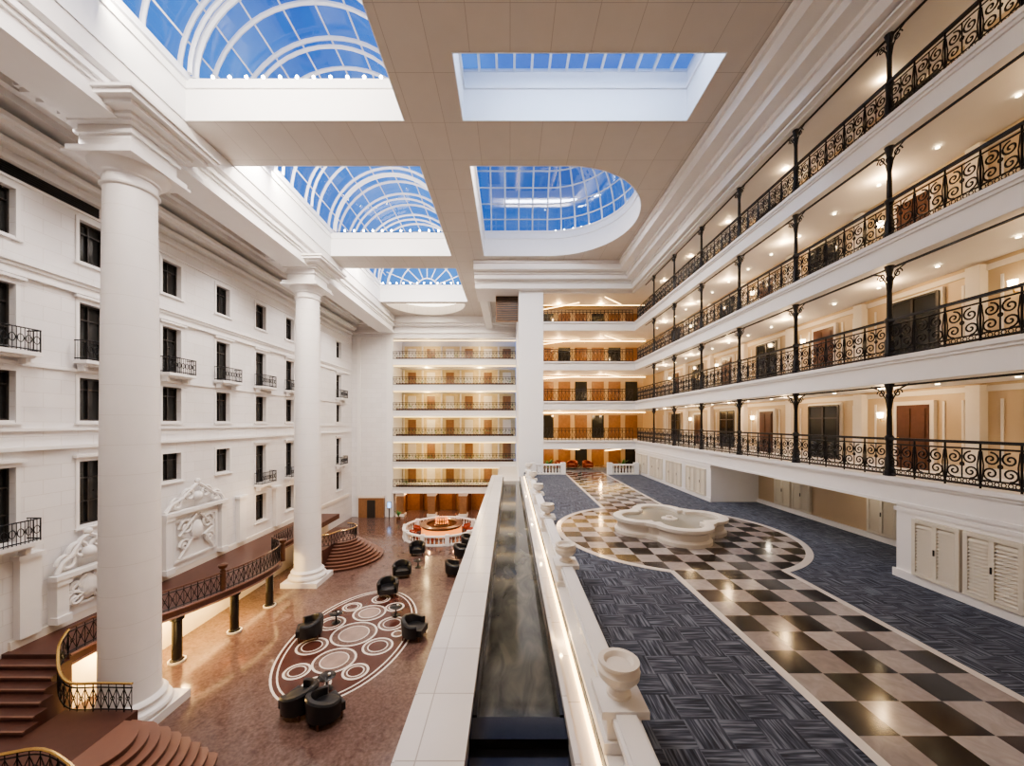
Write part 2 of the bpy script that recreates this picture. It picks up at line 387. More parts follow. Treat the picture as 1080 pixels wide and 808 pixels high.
b=MB(); b.box(WX+.003,WX+.05,10,18.4,Z(9.9),Z(10.35),0)
for i in range(5): b.box(WX+.05,WX+.09,10,18.4,Z(9.92+.09*i),Z(9.95+.09*i),1)
b.obj('vent_grille',['frame','iron'])
def relief(name,y,z,w,h):
    b=MB(); x=WX+.004
    b.box(x,x+.14,y-w/2,y+w/2,z,z+h)
    for sg in (-1,1):
        ya,yb_=sorted((y+sg*w/2,y+sg*(w/2-.45)))
        b.box(x+.14,x+.42,ya,yb_,z,z+h); b.box(x+.14,x+.5,ya-.06,yb_+.06,z+h-.25,z+h); b.box(x+.14,x+.5,ya-.06,yb_+.06,z,z+.3)
    b.box(x+.14,x+.55,y-w/2-.12,y+w/2+.12,z+h,z+h+.2)
    # inner framed panel
    for (a0,a1,c0,c1) in ((-w/2+.65,w/2-.65,.4,.52),(-w/2+.65,w/2-.65,h-.5,h-.38),(-w/2+.65,-w/2+.77,.52,h-.5),(w/2-.77,w/2-.65,.52,h-.5)): b.box(x+.14,x+.26,y+a0,y+a1,z+c0,z+c1)
    def S(c0,c1,sg,r0=.55,t=1.6,rr=.08):
        pts=[]
        for i in range(26):
            a=t*2*pi*i/25; r=r0*(1-i/28); pts.append((x+.28,y+sg*(c0+r*math.cos(a)),z+c1+r*math.sin(a)))
        b.tube(pts,rr,6)
    for sg in (-1,1):
        S(w*.18,h*.72,sg,.5); S(w*.2,h*.4,sg,.38); S(w*.32,h+.6,sg,.42,1.4); S(w*.14,h+1.0,sg,.45,1.3,.1)
        b.tube([(x+.26,y+sg*w*.28,z+.6),(x+.34,y+sg*w*.1,z+h*.5),(x+.28,y+sg*w*.28,z+h*.6),(x+.34,y+sg*.15,z+h*.92)],.08,6)
        b.tube([(x+.26,y+sg*(w*.5-.1),z+h+.22),(x+.3,y+sg*w*.4,z+h+.65),(x+.3,y+sg*w*.25,z+h+.9),(x+.3,y+sg*.3,z+h+1.5),(x+.3,y,z+h+1.65)],.11,6)
    ring=lambda s_,xx:[(xx,y+s_*.42*math.cos(2*pi*i/16),z+h*.62+s_*.6*math.sin(2*pi*i/16)) for i in range(16)]
    b.loft([ring(1,x+.14),ring(1,x+.3),ring(.7,x+.42),ring(.2,x+.46)])
    b.sphere((x+.3,y,z+h+.85),.3); b.sphere((x+.3,y,z+h+1.8),.16)
    b.obj(name,['white'],True)
relief('wall_relief_sculpture',23.9,ZT+.36,4.6,3.3)
relief('wall_relief_sculpture',17.7,ZT+.36,2.6,1.9)
b=MB()
for y in (12.2,15.6,20.0,28.0,32.3):
    b.box(WX+.004,WX+.3,y-.35,y+.35,ZT+.36,Z(-5.55)); b.box(WX+.004,WX+.4,y-.45,y+.45,Z(-5.55),Z(-5.36))
b.obj('trim_11',['white'])
b=MB(); b.box(WX+.002,WX+.12,15.1,46.9,ZT+.002,ZT+.35); b.obj('baseboard_left',['cream'])

# ============================================================ END WALL
YE=48.0; xs0,xs1=-14.8,0.74
lev=[8.04-3.24*i for i in range(6)]
b=MB()
b.box(-20.5,xs0,YE,YE+.5,ZL,ZC); b.box(xs0,xs1,YE,YE+.6,Z(10.75),ZC)
b.box(-20.5,xs1,YE+4.2,YE+4.6,ZL,ZC)
b.box(xs0-.3,xs0,YE+.5,YE+4.2,ZL,ZC)
b.obj('wall_back',['wallblockx'])
b=MB()
for z in lev:
    b.box(xs0,xs1,YE-.1,YE+4.2,Z(z-.75),Z(z)); b.box(xs0,xs1,YE-.2,YE-.1,Z(z-.1),Z(z)); b.box(xs0,xs1,YE-.16,YE-.1,Z(z-.75),Z(z-.65))
b.obj('balcony_slab',['white'])
b=MB()
for z in lev: b.box(xs0,xs1,YE+4.1,YE+4.19,Z(z),Z(z+2.45),0)
for zi,z in enumerate(lev):
    for i in range(6):
        b.box(xs0+.8+2.6*i,xs0+1.9+2.6*i,YE+4.0,YE+4.1,Z(z),Z(z+2.1),1 if (i+zi)%2 else 2)
        b.box(xs0+.1+2.6*i,xs0+.3+2.6*i,YE+3.9,YE+4.1,Z(z),Z(z+2.4),2)
b.obj('corridor_back_wall',['gold','wood2','cream'])
b=MB()
for z in lev:
    b.box(xs0,xs1,YE+.2,YE+.3,Z(z+2.38),Z(z+2.46))
b.obj('cove_light_strip',['cove2'])
def simplerail(name,x0,x1,y,z,h=1.0,step=.33):
    b=MB()
    for zz in (.06,h-.18,h): b.box(x0,x1,y-.03,y+.03,z+zz-.03,z+zz+.03)
    n=int((x1-x0)/step)
    for i in range(n+1):
        x=x0+(x1-x0)*i/n; b.box(x-.018,x+.018,y-.018,y+.018,z,z+h)
        if i<n:
            x2=x0+(x1-x0)*(i+1)/n; b.tube([(x,y,z+.1),(x2,y,z+h-.2)],.015,3); b.tube([(x2,y,z+.1),(x,y,z+h-.2)],.015,3)
    b.obj(name,['iron'])
for z in lev: simplerail('balcony_railing',xs0,xs1-.05,YE,Z(z),1.0,.4)
def hedge(name,x0,x1,y0,y1,z,hh,n):
    b=MB(); b.box(x0,x1,y0,y1,z,z+.25,1)
    for i in range(n):
        x=random.uniform(x0,x1); y=random.uniform(y0-.02,y1+.1); zz=z+.25+random.random()*hh
        a=random.uniform(0,2*pi); l=random.uniform(.12,.26); d=Vector((math.cos(a),abs(math.sin(a)),random.uniform(-.3,.8)))*l; s_=Vector((-math.sin(a),math.cos(a),0))*l*.3
        p=Vector((x,y,zz)); k_=len(b.v); b.v+=[tuple(p),tuple(p+d*.5+s_),tuple(p+d),tuple(p+d*.5-s_)]; b.f.append((k_,k_+1,k_+2,k_+3)); b.m.append(0)
    return b.obj(name,['leaf','wood'])
for z in lev[:6]: hedge('planter_hedge',xs0+.3,xs1-.3,YE+.2,YE+.45,Z(z),.45,420)
b=MB()
for (e,z0,z1) in ((.12,10.7,10.85),(.25,11.3,11.5),(.5,12.2,12.5),(.8,12.5,13.28)): b.box(-19.98,xs1,YE-e,YE-.002,Z(z0),Z(z1))
b.box(-19.3,-18.9,YE-.15,YE-.002,ZL,Z(10.7)); b.box(-15.6,-14.9,YE-.15,YE-.002,ZL,Z(10.7))
b.obj('trim_12',['white'])
b=MB()
b.box(-14.7,xs1,YE+3.9,YE+4.15,ZL,ZL+3.1,0)
for i in range(7): x=-14.5+2.2*i; b.box(x,x+.45,YE+3.6,YE+3.9,ZL,ZL+3.1,1)
b.obj('lounge_wood_panelling',['wood2','wood'])
b=MB()
for i in range(4):
    x=-14.0+4*i; b.box(x-.45,x+.45,YE+.2,YE+1.1,ZL,ZL+2.95,0); b.box(x-.55,x+.55,YE+.1,YE+1.2,ZL,ZL+.3,1); b.box(x-.55,x+.55,YE+.1,YE+1.2,ZL+2.6,ZL+2.95,1)
b.obj('lounge_pillar',['wood2','cream'])
b=MB(); 
b.box(-19,-15.8,YE-.5,YE-.17,ZL,ZL+2.7,0); b.box(-17.9,-16.9,YE-.56,YE-.5,ZL,ZL+2.2,1); b.box(-19.1,-15.7,YE-.6,YE-.5,ZL+2.5,ZL+2.8,2)
b.obj('door_1',['wood2','frame','cream'])
b=MB(); b.box(-15.4,-14.9,YE-.5,YE-.4,ZL+1.2,ZL+2.0,0); b.box(-15.35,-14.95,YE-.52,YE-.5,ZL+1.25,ZL+1.95,1); b.box(-15.2,-15.1,YE-.5,YE-.42,ZL,ZL+1.2,0)
b.obj('information_screen',['frame','screen'])

# ============================================================ RIGHT WING
RX=10.9; L=[-1.53,1.88,5.33,8.78]
b=MB()
b.box(13.5,14,Y0,36.5,-.4,Z(11.3)); b.obj('wall_right',['corr'])
for i,z in enumerate(L):
    b=MB(); z=Z(z)
    b.box(RX,13.49,Y0,33,z-.75,z); b.box(RX-.12,RX,Y0,33,z-.12,z); b.box(RX-.06,RX,Y0,33,z-.2,z-.12); b.box(RX-.05,RX,Y0,33,z-.75,z-.66)
    b.obj('balcony_slab',['white'])
def spiral(cx,cz,r,a0,turns,sg=1,n=22):
    return [(cx+sg*r*(1-i/(n*1.15))*math.cos(a0+turns*2*pi*i/n),0,cz+r*(1-i/(n*1.15))*math.sin(a0+turns*2*pi*i/n)) for i in range(n+1)]
def railbay(LN):
    b=MB(); H=1.08
    for z,r in ((.07,.03),(.2,.02),(H-.16,.022)): b.tube([(0,0,z),(LN,0,z)],r,4)
    b.box(0,LN,-.045,.045,H-.045,H+.025)
    n=5; u=LN/n
    for i in range(n+1):
        x=min(LN,max(0,u*i)); b.tube([(x,0,0),(x,0,H)],.026,4)
    for i in range(n):
        c=u*(i+.5); b.tube([(c,0,.2),(c,0,H-.16)],.018,4)
        for sg in (-1,1):
            b.tube(spiral(c+sg*.17,.70,.155,pi/2*1,1.5,sg),.021,4)
            b.tube(spiral(c+sg*.17,.37,.155,-pi/2,1.5,sg),.021,4)
            b.tube([(c+sg*.325,0,.22),(c+sg*.31,0,.4),(c+sg*.3,0,.55),(c+sg*.32,0,.7),(c+sg*.335,0,.87)],.016,4)
        for j in range(6):
            x=u*i+u*(j+.5)/6; b.tube([(x+.045*math.cos(t*pi/3),0,.135+.05*math.sin(t*pi/3)) for t in range(6)],.011,3,0,True)
        b.tube([(c+.04*math.cos(t*pi/4),0,.54+.04*math.sin(t*pi/4)) for t in range(8)],.018,4,0,True)
    return b.mesh('iron_railing_mesh',['iron'])
BAY=3.6; rb=railbay(BAY)
def postmesh(Hh):
    b=MB()
    b.lathe(0,0,[(.14,0),(.14,.12),(.11,.16),(.11,.5),(.08,.56),(.08,1.0),(.11,1.05),(.11,1.12),(.065,1.18),(.055,Hh-.45),(.085,Hh-.4),(.085,Hh-.32),(.06,Hh-.28),(.1,Hh-.06),(.12,Hh)],10)
    for sg in (-1,1):
        b.tube([(0,sg*.05,Hh-.75),(0,sg*.1,Hh-.45),(0,sg*.26,Hh-.18),(0,sg*.55,Hh-.05)],.022,4)
        b.tube([(x,y,z) for (y,x,z) in spiral(.24,Hh-.28,.13,0,1.4,1,16)] if sg>0 else [(x,-y,z) for (y,x,z) in spiral(.24,Hh-.28,.13,0,1.4,1,16)],.018,4)
    b.box(-.025,.025,-BAY/2,BAY/2,Hh-.1,Hh-.05)
    return b.mesh('iron_post_mesh',['iron'],True)
pmesh=postmesh(2.66)
for z in L:
    for kx in range(8):
        y=3.8+BAY*kx
        place('iron_railing',rb,(RX+.06,y,Z(z)),pi/2)
        place('iron_post',pmesh,(RX+.1,y,Z(z)),0,None,(1,1,1 if z<8 else .93))
    place('iron_railing',rb,(RX+.06,.2,Z(z)),pi/2)
def doorm():
    b=MB(); b.box(-.12,0,-.62,.62,0,2.25,1); b.box(-.15,-.12,-.5,.5,0,2.12,0)
    for z0,z1 in ((.15,.95),(1.05,2.0)):
        for y0,y1 in ((-.42,-.05),(.05,.42)): b.box(-.175,-.15,y0,y1,z0,z1,0)
    b.sphere((-.2,.38,1.0),.04,2,6)
    return b.mesh('door_mesh',['wood','cream','brass'])
def winm():
    b=MB(); b.box(-.1,0,-.85,.85,0,2.35,1)
    b.box(-.12,-.1,-.75,.75,.05,2.25,0)
    for y in (-.75,0,.75): b.box(-.16,-.12,y-.04,y+.04,.05,2.25,2)
    for z in (.05,1.7,2.22): b.box(-.16,-.12,-.75,.75,z,z+.06,2)
    return b.mesh('glazed_door_mesh',['dglass','cream','frame'])
dmm,gm=doorm(),winm(); k=1
sb=MB(); sb.tube([(0,0,0),(-.1,0,-.02),(-.14,0,.1)],.02,5,0); sb.lathe(-.14,0,[(.04,.1),(.08,.12),(.1,.3),(.02,.31)],10,1); sconce=sb.mesh('wall_sconce_mesh',['brass','lamp'],True)
for zi,z in enumerate(L):
    for i in range(8):
        k+=1; y=5.4+BAY*i
        place('door_%d'%k,(gm if (i+zi)%2==1 else dmm),(13.495,y,Z(z)))
        if (i+zi)%2==0: place('wall_sconce',sconce,(13.46,y+1.05,Z(z)+1.6))
b=MB()
for z in L:
    for i in range(17):
        b.lathe(12.4,4+1.75*i,[(.05,Z(z)+2.64),(.05,Z(z)+2.66)],10)
b.obj('corridor_downlights',['lamp'])
b=MB()
for z in L:
    b.box(13.42,13.49,Y0,33,Z(z),Z(z)+.25); b.box(13.44,13.49,Y0,33,Z(z)+2.42,Z(z)+2.58)
    for i in range(9): b.box(13.25,13.49,3.5+3.6*i,3.85+3.6*i,Z(z),Z(z)+2.6)
    for i in range(9):
        for y0 in (4.05,6.25): b.box(13.46,13.49,y0+3.6*i,y0+.06+3.6*i,Z(z)+.4,Z(z)+2.2); b.box(13.46,13.49,y0+.5+3.6*i,y0+.56+3.6*i,Z(z)+.4,Z(z)+2.2)
b.obj('baseboard_right',['cream'])
b=MB(); b.box(RX,13.5,Y0,10.7,0,Z(-2.29)); b.obj('wall_lower_right',['white'])
b=MB(); b.box(RX,13.5,20.6,33,0,Z(-2.29)); b.obj('wall_lower_right_rear',['white'])
b=MB(); b.box(RX-.06,RX,Y0,10.76,0,.22); b.box(RX-.06,RX,20.54,33,0,.22); b.box(RX-.04,RX,Y0,10.74,1.85,1.95); b.box(RX-.04,RX,20.6,33,1.85,1.95); b.box(13.4,13.499,10.7,20.6,0,.2)
b.obj('baseboard_lower_right',['white'])
def louver(w,h):
    b=MB(); f=.09
    b.box(-.05,-.003,-w/2,w/2,0,h,0)
    for y0,y1,z0,z1 in ((-w/2,-w/2+f,0,h),(w/2-f,w/2,0,h),(-w/2+f,w/2-f,0,f),(-w/2+f,w/2-f,h-f,h),(-.05,.05,f,h-f)): b.box(-.12,-.05,y0,y1,z0,z1,0)
    for side in (-1,1):
        y0,y1=(-w/2+f,-.05) if side<0 else (.05,w/2-f)
        n=int((h-2*f)/.085)
        for i in range(n):
            z=f+.085*i; k_=len(b.v); b.v+=[(-.052,y0,z+.085),(-.052,y1,z+.085),(-.115,y1,z+.01),(-.115,y0,z+.01)]; b.f.append((k_,k_+1,k_+2,k_+3)); b.m.append(0)
            k_=len(b.v); b.v+=[(-.052,y0,z+.01),(-.052,y1,z+.01),(-.115,y1,z+.01),(-.115,y0,z+.01)]; b.f.append((k_,k_+1,k_+2,k_+3)); b.m.append(2)
    b.box(-.14,-.12,-.015,.015,h*.45,h*.55,1)
    return b.mesh('louvered_door_mesh',['louver','iron','wood2'],False,False)
lm=louver(1.08,1.5)
for y in (9.65,8.5,7.35,6.2,5.05,3.9): place('louvered_door',lm,(RX-.0,y,.23))
for y in (21.6,22.8,24.6,25.8,27.6,28.8,30.6,31.8): place('louvered_door',lm,(RX,y,.23))
for y in (13.7,17.5,18.7): place('louvered_door',lm,(13.5,y,.23))

# ---- wing across the end
YW=33.0
b=MB(); b.box(.76,2.89,YW,YE+.5,ZL,ZC-.003); b.obj('pier',['ceilw'])
b=MB()
for z in L:
    z=Z(z); b.box(2.9,13.5,YW+.003,36.6,z-.75,z); b.box(2.9,10.7,YW-.12,YW,z-.12,z); b.box(2.9,10.7,YW-.05,YW,z-.75,z-.66)
b.box(2.9,13.5,YW+.1,36.6,Z(11.3),Z(11.65))
b.obj('balcony_slab',['white'])
b=MB(); b.box(2.9,14,38.6,39,-.4,ZC,0); b.box(13.5,14,36.5,39,-.4,ZC,0); b.obj('wall_wing_back',['corr'])
b=MB(); b.box(2.9,13.5,36.6,38.6,-.4,0,0); b.obj('floor_wing',['checker'])
b=MB()
for zi,z in enumerate(L+[-4.3]):
    z=Z(z)
    for i in range(6): b.box(3.2+1.7*i,4.4+1.7*i,38.45,38.59,z,z+2.3,0 if (i+zi)%3 else 1)
b.obj('wing_wood_panels',['wood2','dglass'])
for z in L: simplerail('balcony_railing',2.95,10.7,YW+.05,Z(z),1.05,.3)
b=MB()
for z in L+[-4.3]:
    z=Z(z)
    top=z+2.6 if z>.5 else z+1.9
    b.tube([(3.2,37.8,top-.1),(6.5,35.6,top-.1)],.035,4); b.tube([(8.5,34.0,top-.1),(10.6,36.2,top-.1)],.035,4)
    b.box(3.1,13,36.4,36.5,top-.1,top-.05)
b.obj('cove_light_strip',['cove'])
b=MB(); b.box(-1.3,.74,34.4,34.6,Z(9.2),Z(11.7),1)
for i in range(12): b.box(-1.2,.7,34.3,34.4,Z(9.3+.2*i),Z(9.38+.2*i),0)
b.obj('louvre_grille',['frame','wood2'])

# ============================================================ FLOORS
b=MB(); b.box(-20.5,-1.3,Y0,52.5,ZL-.4,ZL); b.obj('floor',['lobby'])
b=MB(); b.box(1.2,13.5,Y0,36.6,-.4,0); b.obj('floor_upper_deck',['carpet'])
b=MB(); b.box(-1.3,.75,Y0,YE,ZL-.3,-1.2); b.box(.75,13.5,Y0,32.9,ZL-.3,-1.2); b.obj('wall_deck_base',['cream'])
FX,FY,FR=6.3,15.0,4.3
b=MB()
b.box(4.75,7.9,Y0,33,.0005,.006)
b.obj('floor_checker_walk',['checker'])
b=MB(); b.prism([(FX+FR*math.cos(2*pi*i/96),FY+FR*math.sin(2*pi*i/96)) for i in range(96)],.0065,.010); b.obj('floor_checker_rotunda',['checker'])
b=MB()
def ringarc(r0,r1,a0,a1,z0,z1,m,n=60):
    R=[]
    for i in range(n+1):
        a=a0+(a1-a0)*i/n
        R.append([(FX+r0*math.cos(a),FY+r0*math.sin(a),z0),(FX+r1*math.cos(a),FY+r1*math.sin(a),z0),(FX+r1*math.cos(a),FY+r1*math.sin(a),z1),(FX+r0*math.cos(a),FY+r0*math.sin(a),z1)])
    b.loft(R,m)
aw=math.acos(1.62/4.3)
for s0 in (-aw,pi-aw): ringarc(FR-.05,FR+.16,s0,s0+2*aw,.0101,.016,0)
yj=4.3*math.sin(aw)
for x in (4.6,7.87):
    b.box(x,x+.16,Y0,FY-yj,.0101,.0155,0); b.box(x,x+.16,FY+yj,33,.0101,.0155,0)
b.box(1.80,1.88,Y0,31.3,.0101,.0155,0)
b.obj('floor_marble_border',['stripe'])
def quat(off,z,n=96):
    pts=[]
    for i in range(n):
        a=2*pi*i/n; best=0
        for q in range(4):
            aa=q*pi/2; d=1.15; rr=0.98+off
            x=math.cos(a-aa); disc=rr*rr-d*d*math.sin(a-aa)**2
            if disc>=0 and x>0: best=max(best,d*x+math.sqrt(disc))
        h=1.22+off; sq=h/max(abs(math.cos(a)),abs(math.sin(a))); best=max(best,min(sq,1.62+off))
        pts.append((FX+best*math.cos(a),FY+best*math.sin(a),z))
    return pts
b=MB()
b.loft([quat(o,z) for o,z in ((.0,.016),(.0,.14),(-.06,.17),(-.10,.2),(-.10,.42),(-.04,.46),(.02,.5),(.06,.52),(.06,.62),(.02,.64),(-.24,.64),(-.28,.62),(-.28,.46))],0,True,False)
b.loft([quat(-.28,.5),quat(-.281,.501)],1,True,True)
b.lathe(FX,FY,[(.3,.5),(.3,.54),(.12,.56),(.09,.6),(.14,.62)],16,0)
b.obj('quatrefoil_fountain',['cream','fwater'],True)

# ============================================================ WATER CHANNEL, LEDGE, BALUSTRADE
b=MB(); b.box(-1.46,-.575,Y0+.01,31,-.35,.02); b.box(-1.5,-1.46,Y0+.01,31,-.12,0); b.obj('marble_ledge',['marble'])
b=MB(); b.box(-1.3,-.575,Y0,31,-1.2,-.351); b.obj('wall_channel_side',['cream'])
b=MB(); b.box(-.57,.815,5.71,31,-1.195,-.45,0); 
b.box(-.57,-.5,5.71,31,-.45,-.1,1); b.box(.75,.815,5.71,31,-.45,-.1,1)
b.obj('water_channel',['water','black'])
b=MB(); b.box(-.57,.815,4.9,5.6,-1.19,-.25); b.box(-.57,.815,5.3,5.7,-.25,-.12); b.box(-.57,.815,Y0+.01,4.9,-1.19,-.5); b.obj('channel_end_tank',['black'])
b=MB(); b.box(.82,1.195,Y0+.01,31,-1.19,-.12,0); b.box(.82,.9,Y0+.01,31,-.12,-.02,0); b.obj('marble_kerb',['marble'])
b=MB(); b.box(1.12,1.17,Y0+.01,31,-.11,-.07); b.obj('linear_lamp',['cove'])
def baluster(b,x,y,z,h,s_=1,n=8,m=0):
    b.lathe(x,y,[(r*s_,z+t*h) for r,t in ((.075,0),(.075,.1),(.045,.14),(.06,.24),(.08,.36),(.075,.45),(.045,.62),(.035,.78),(.05,.86),(.075,.9),(.075,1))],n,m)
b=MB(); BX=1.46
b.box(BX-.25,BX+.30,Y0+.01,31,.001,.1)
py=[.2+4.9*i for i in range(7)]
for y in py:
    b.box(BX-.27,BX+.27,y-.3,y+.3,.1,.24); b.box(BX-.22,BX+.22,y-.25,y+.25,.24,.56); b.box(BX-.3,BX+.3,y-.33,y+.33,.56,.66)
for i in range(6):
    y0,y1=py[i]+.3,py[i+1]-.3
    b.box(BX-.17,BX+.17,y0,y1,.5,.58); b.box(BX-.13,BX+.13,y0,y1,.58,.63)
    n=13
    for j in range(n): baluster(b,BX,y0+(y1-y0)*(j+.5)/n,.1,.4,.9)
b.obj('stone_balustrade',['white'],True)
ub=MB(); ub.lathe(0,0,[(.16,0),(.16,.04),(.1,.08),(.1,.12),(.2,.18),(.27,.26),(.28,.34),(.24,.4),(.27,.42),(.27,.46),(.2,.46),(.16,.4)],24)
um=ub.mesh('stone_urn_mesh',['cream'],True)
for y in py: place('stone_urn',um,(BX,y,.661))
def balseg(name,x0,x1,y,z=0,h=.85,mat='white'):
    b=MB(); b.box(x0,x1,y-.14,y+.14,z,z+.1); b.box(x0,x1,y-.16,y+.16,z+h-.12,z+h)
    for x in (x0,x1): b.box(x-.2,x+.2,y-.2,y+.2,z,z+h+.12)
    n=max(2,int((x1-x0)/.3))
    for i in range(n): baluster(b,x0+.2+(x1-x0-.4)*(i+.5)/n,y,z+.1,h-.22,.9)
    b.obj(name,[mat],True)
balseg('stone_balustrade',1.9,4.4,31.6,.017); balseg('stone_balustrade',8.3,10.5,31.6,.017)

# ============================================================ TERRACE + STAIRS
edge=[(-17.3,14.9),(-17.25,16),(-16.9,17.4),(-16.1,19),(-15.5,20.5),(-15.1,22),(-14.95,23.6),(-15.15,25),(-15.9,26.2),(-16.9,27),(-17.1,28.6),(-17.1,30.0)]
def smooth(P,k=4):
    out=[]
    for i in range(len(P)-1):
        p0=P[max(0,i-1)];p1=P[i];p2=P[i+1];p3=P[min(len(P)-1,i+2)]
        for j in range(k):
            t=j/k
            out.append(tuple(.5*((2*p1[a])+(-p0[a]+p2[a])*t+(2*p0[a]-5*p1[a]+4*p2[a]-p3[a])*t*t+(-p0[a]+3*p1[a]-3*p2[a]+p3[a])*t**3) for a in range(len(p1))))
    out.append(P[-1]); return out
E=smooth(edge)
b=MB(); b.prism([(-19.99,14.9)]+E+[(-17.1,38),(-19.99,38)],ZT-.45,ZT,0)
b.obj('floor_terrace',['step'])
b=MB(); b.tube([(x+.02,y,ZT-.03) for x,y in E],.06,5,0); b.tube([(x+.02,y,ZT-.4) for x,y in E],.05,5,0); b.obj('trim_13',['stepn'])
b=MB()
b.box(-19.9,-18.2,15.2,38,ZL,ZT-.451,0); b.obj('wall_under_terrace',['cream'])
b=MB(); b.box(-18.19,-18.12,15.3,37.9,ZT-.75,ZT-.68); b.tube([(x-.3,y,ZT-.5) for x,y in E],.04,5,0); b.obj('cove_light_strip',['cove'])
b=MB()
for (x,y) in ((-16.6,18.9),(-15.7,21.6),(-15.6,24.6)):
    b.lathe(x,y,[(.3,ZL),(.3,ZL+.12),(.22,ZL+.16),(.21,ZT-.75),(.3,ZT-.68),(.3,ZT-.46)],12,0); b.lathe(x,y,[(.36,ZL+.001),(.38,ZL+.1)],12,1)
b.obj('terrace_pillar',['black','cream'],True)
def crail(name,P,h=1.0,step=.3,top='brass'):
    pts=[Vector(p) for p in P]; out=[pts[0]]; acc=0
    for i in range(len(pts)-1):
        d=(pts[i+1]-pts[i]).length; t=step-acc
        while t<=d: out.append(pts[i].lerp(pts[i+1],t/d)); t+=step
        acc=(acc+d)%step
    b=MB(); up=Vector((0,0,1))
    b.tube([p+up*h for p in pts],.045,6,1); b.tube([p+up*(h-.15) for p in pts],.024,4,0); b.tube([p+up*.08 for p in pts],.024,4,0)
    for i,p in enumerate(out):
        b.tube([p,p+up*h],.026 if i%4==0 else .016,4,0)
        if i<len(out)-1:
            q=out[i+1]; b.tube([p+up*.1,q+up*(h-.17)],.016,3,0); b.tube([q+up*.1,p+up*(h-.17)],.016,3,0)
            c=(p+q)/2+up*(h*.47); d=(q-p).normalized(); b.tube([c+d*.07*math.cos(t*pi/3)+up*.07*math.sin(t*pi/3) for t in range(6)],.014,3,0,True)
    b.obj(name,['iron',top])
crail('terrace_railing',[(x-.08,y,ZT) for x,y in E],1.0,.3,'wood')
# broad flight from the terrace down to a landing in front of the column
ZP=-5.95
b=MB(); n=7; rs=(ZT-ZP)/n
exs=[-17.2,-17.0,-16.75,-16.4,-16.1,-15.9,-15.8]
for i in range(n-1):
    yy=14.89-.42*i; zz=ZT-rs*(i+1)
    x1=exs[i] if yy>13.6 else -13.2
    b.box(-19.98,exs[i],yy-.42,yy,ZL,zz,0); b.box(-19.98,exs[i]+.02,yy-.45,yy-.38,zz-.05,zz+.006,1)
b.box(-19.98,-13.3,9.0,12.37,ZL,ZP,0); b.box(-15.9,-13.3,12.37,13.55,ZL,ZP,0)
b.obj('terrace_staircase',['step','stepn'])
RA=smooth([(-17.3,14.85,ZT),(-17.1,14.4,ZT-.25),(-16.7,14.0,ZT-.55),(-16.2,13.65,ZT-.9),(-15.6,13.48,ZP),(-14.6,13.48,ZP),(-13.4,13.45,ZP)])
crail('stair_railing',RA,1.0,.28,'brass')
b=MB()
ncs=9; hh=(ZP-ZL)/ncs
for i in range(ncs):
    r=3.3-.27*i; 
    for rr,z0,z1,m in ((r,ZL+hh*i,ZL+hh*(i+1)-.03,0),(r+.03,ZL+hh*(i+1)-.03,ZL+hh*(i+1),1)):
        A=arc(-13.29,11.9,rr,-pi*.5,pi*.5,26)
        A=[(x,min(y,13.5)) for x,y in A]; b.prism(A+[(-13.29,11.9)],z0,z1-.001,m)
b.obj('round_steps',['step','stepn'])
crail('curved_stair_railing',smooth([(-16.0,9.9,ZP),(-15.2,10.3,ZP),(-14.2,10.65,ZP),(-13.3,10.8,ZP),(-12.4,10.7,ZP-.35),(-11.5,10.5,ZP-.9),(-10.6,10.3,ZL+.25)]),.95,.28,'brass')
def rsteps(name,cx,cy,R0,dr,n,a0,a1,hh,z=ZL):
    b=MB()
    for i in range(n):
        r=R0-dr*i; A=arc(cx,cy,r,a0,a1,28); b.prism(A+[(cx,cy)],z+hh*i,z+hh*(i+1)-.03,0); A=arc(cx,cy,r+.03,a0,a1,28); b.prism(A+[(cx,cy)],z+hh*(i+1)-.03,z+hh*(i+1),1)
    b.obj(name,['step','stepn'])
rsteps('semicircular_steps',-14.9,33.5,3.5,.27,9,-pi*.5,pi*.5,.19)
b=MB(); b.box(-17.09,-14.91,30.3,37,ZL,ZL+1.71); b.obj('stair_landing',['step'])
crail('landing_railing',[(x,y,ZL+1.72) for (x,y) in [(-16.9,30.4),(-14.9,31.2)]+arc(-14.9,33.5,1.25,-pi*.4,pi*.5,12)],1.0,.3,'brass')
for (x,y) in ((-14.98,25),(-15.6,20.6)):
    b=MB(); b.lathe(x,y,[(.14,ZT),(.14,ZT+1.1),(.08,ZT+1.15),(.2,ZT+1.25),(.24,ZT+1.4),(.1,ZT+1.45)],12); b.obj('newel_urn',['wood'],True)

# ============================================================ LOBBY INLAY
EX,EY,EA,EB=-8.8,21.4,3.3,5.5
b=MB()
def ell(cx,cy,a,bb,z,n=64): return [(cx+a*math.cos(2*math.pi*i/n),cy+bb*math.sin(2*math.pi*i/n),z) for i in range(n)]
zl=ZL
def edisc(cx,cy,a,bb,k,m): b.loft([ell(cx,cy,a,bb,zl+.001),ell(cx,cy,a,bb,zl+.002+.0016*k)],m)
edisc(EX,EY,EA,EB,0,1); edisc(EX,EY,EA-.1,EB-.1,1,0); edisc(EX,EY,EA-.28,EB-.28,2,1); edisc(EX,EY,EA-.36,EB-.36,3,0)
cir=[(0,0,1.25),(0,2.35,1.0),(0,-2.4,1.05),(1.8,1.1,.8),(-1.8,1.1,.8),(1.75,-1.2,.8),(-1.75,-1.2,.8),(0.1,4.2,.62),(0,-4.2,.65),(1.35,3.1,.6),(-1.4,3.1,.6),(1.4,-3.25,.62),(-1.4,-3.25,.62),(-2.45,0,.35),(2.45,0,.35)]
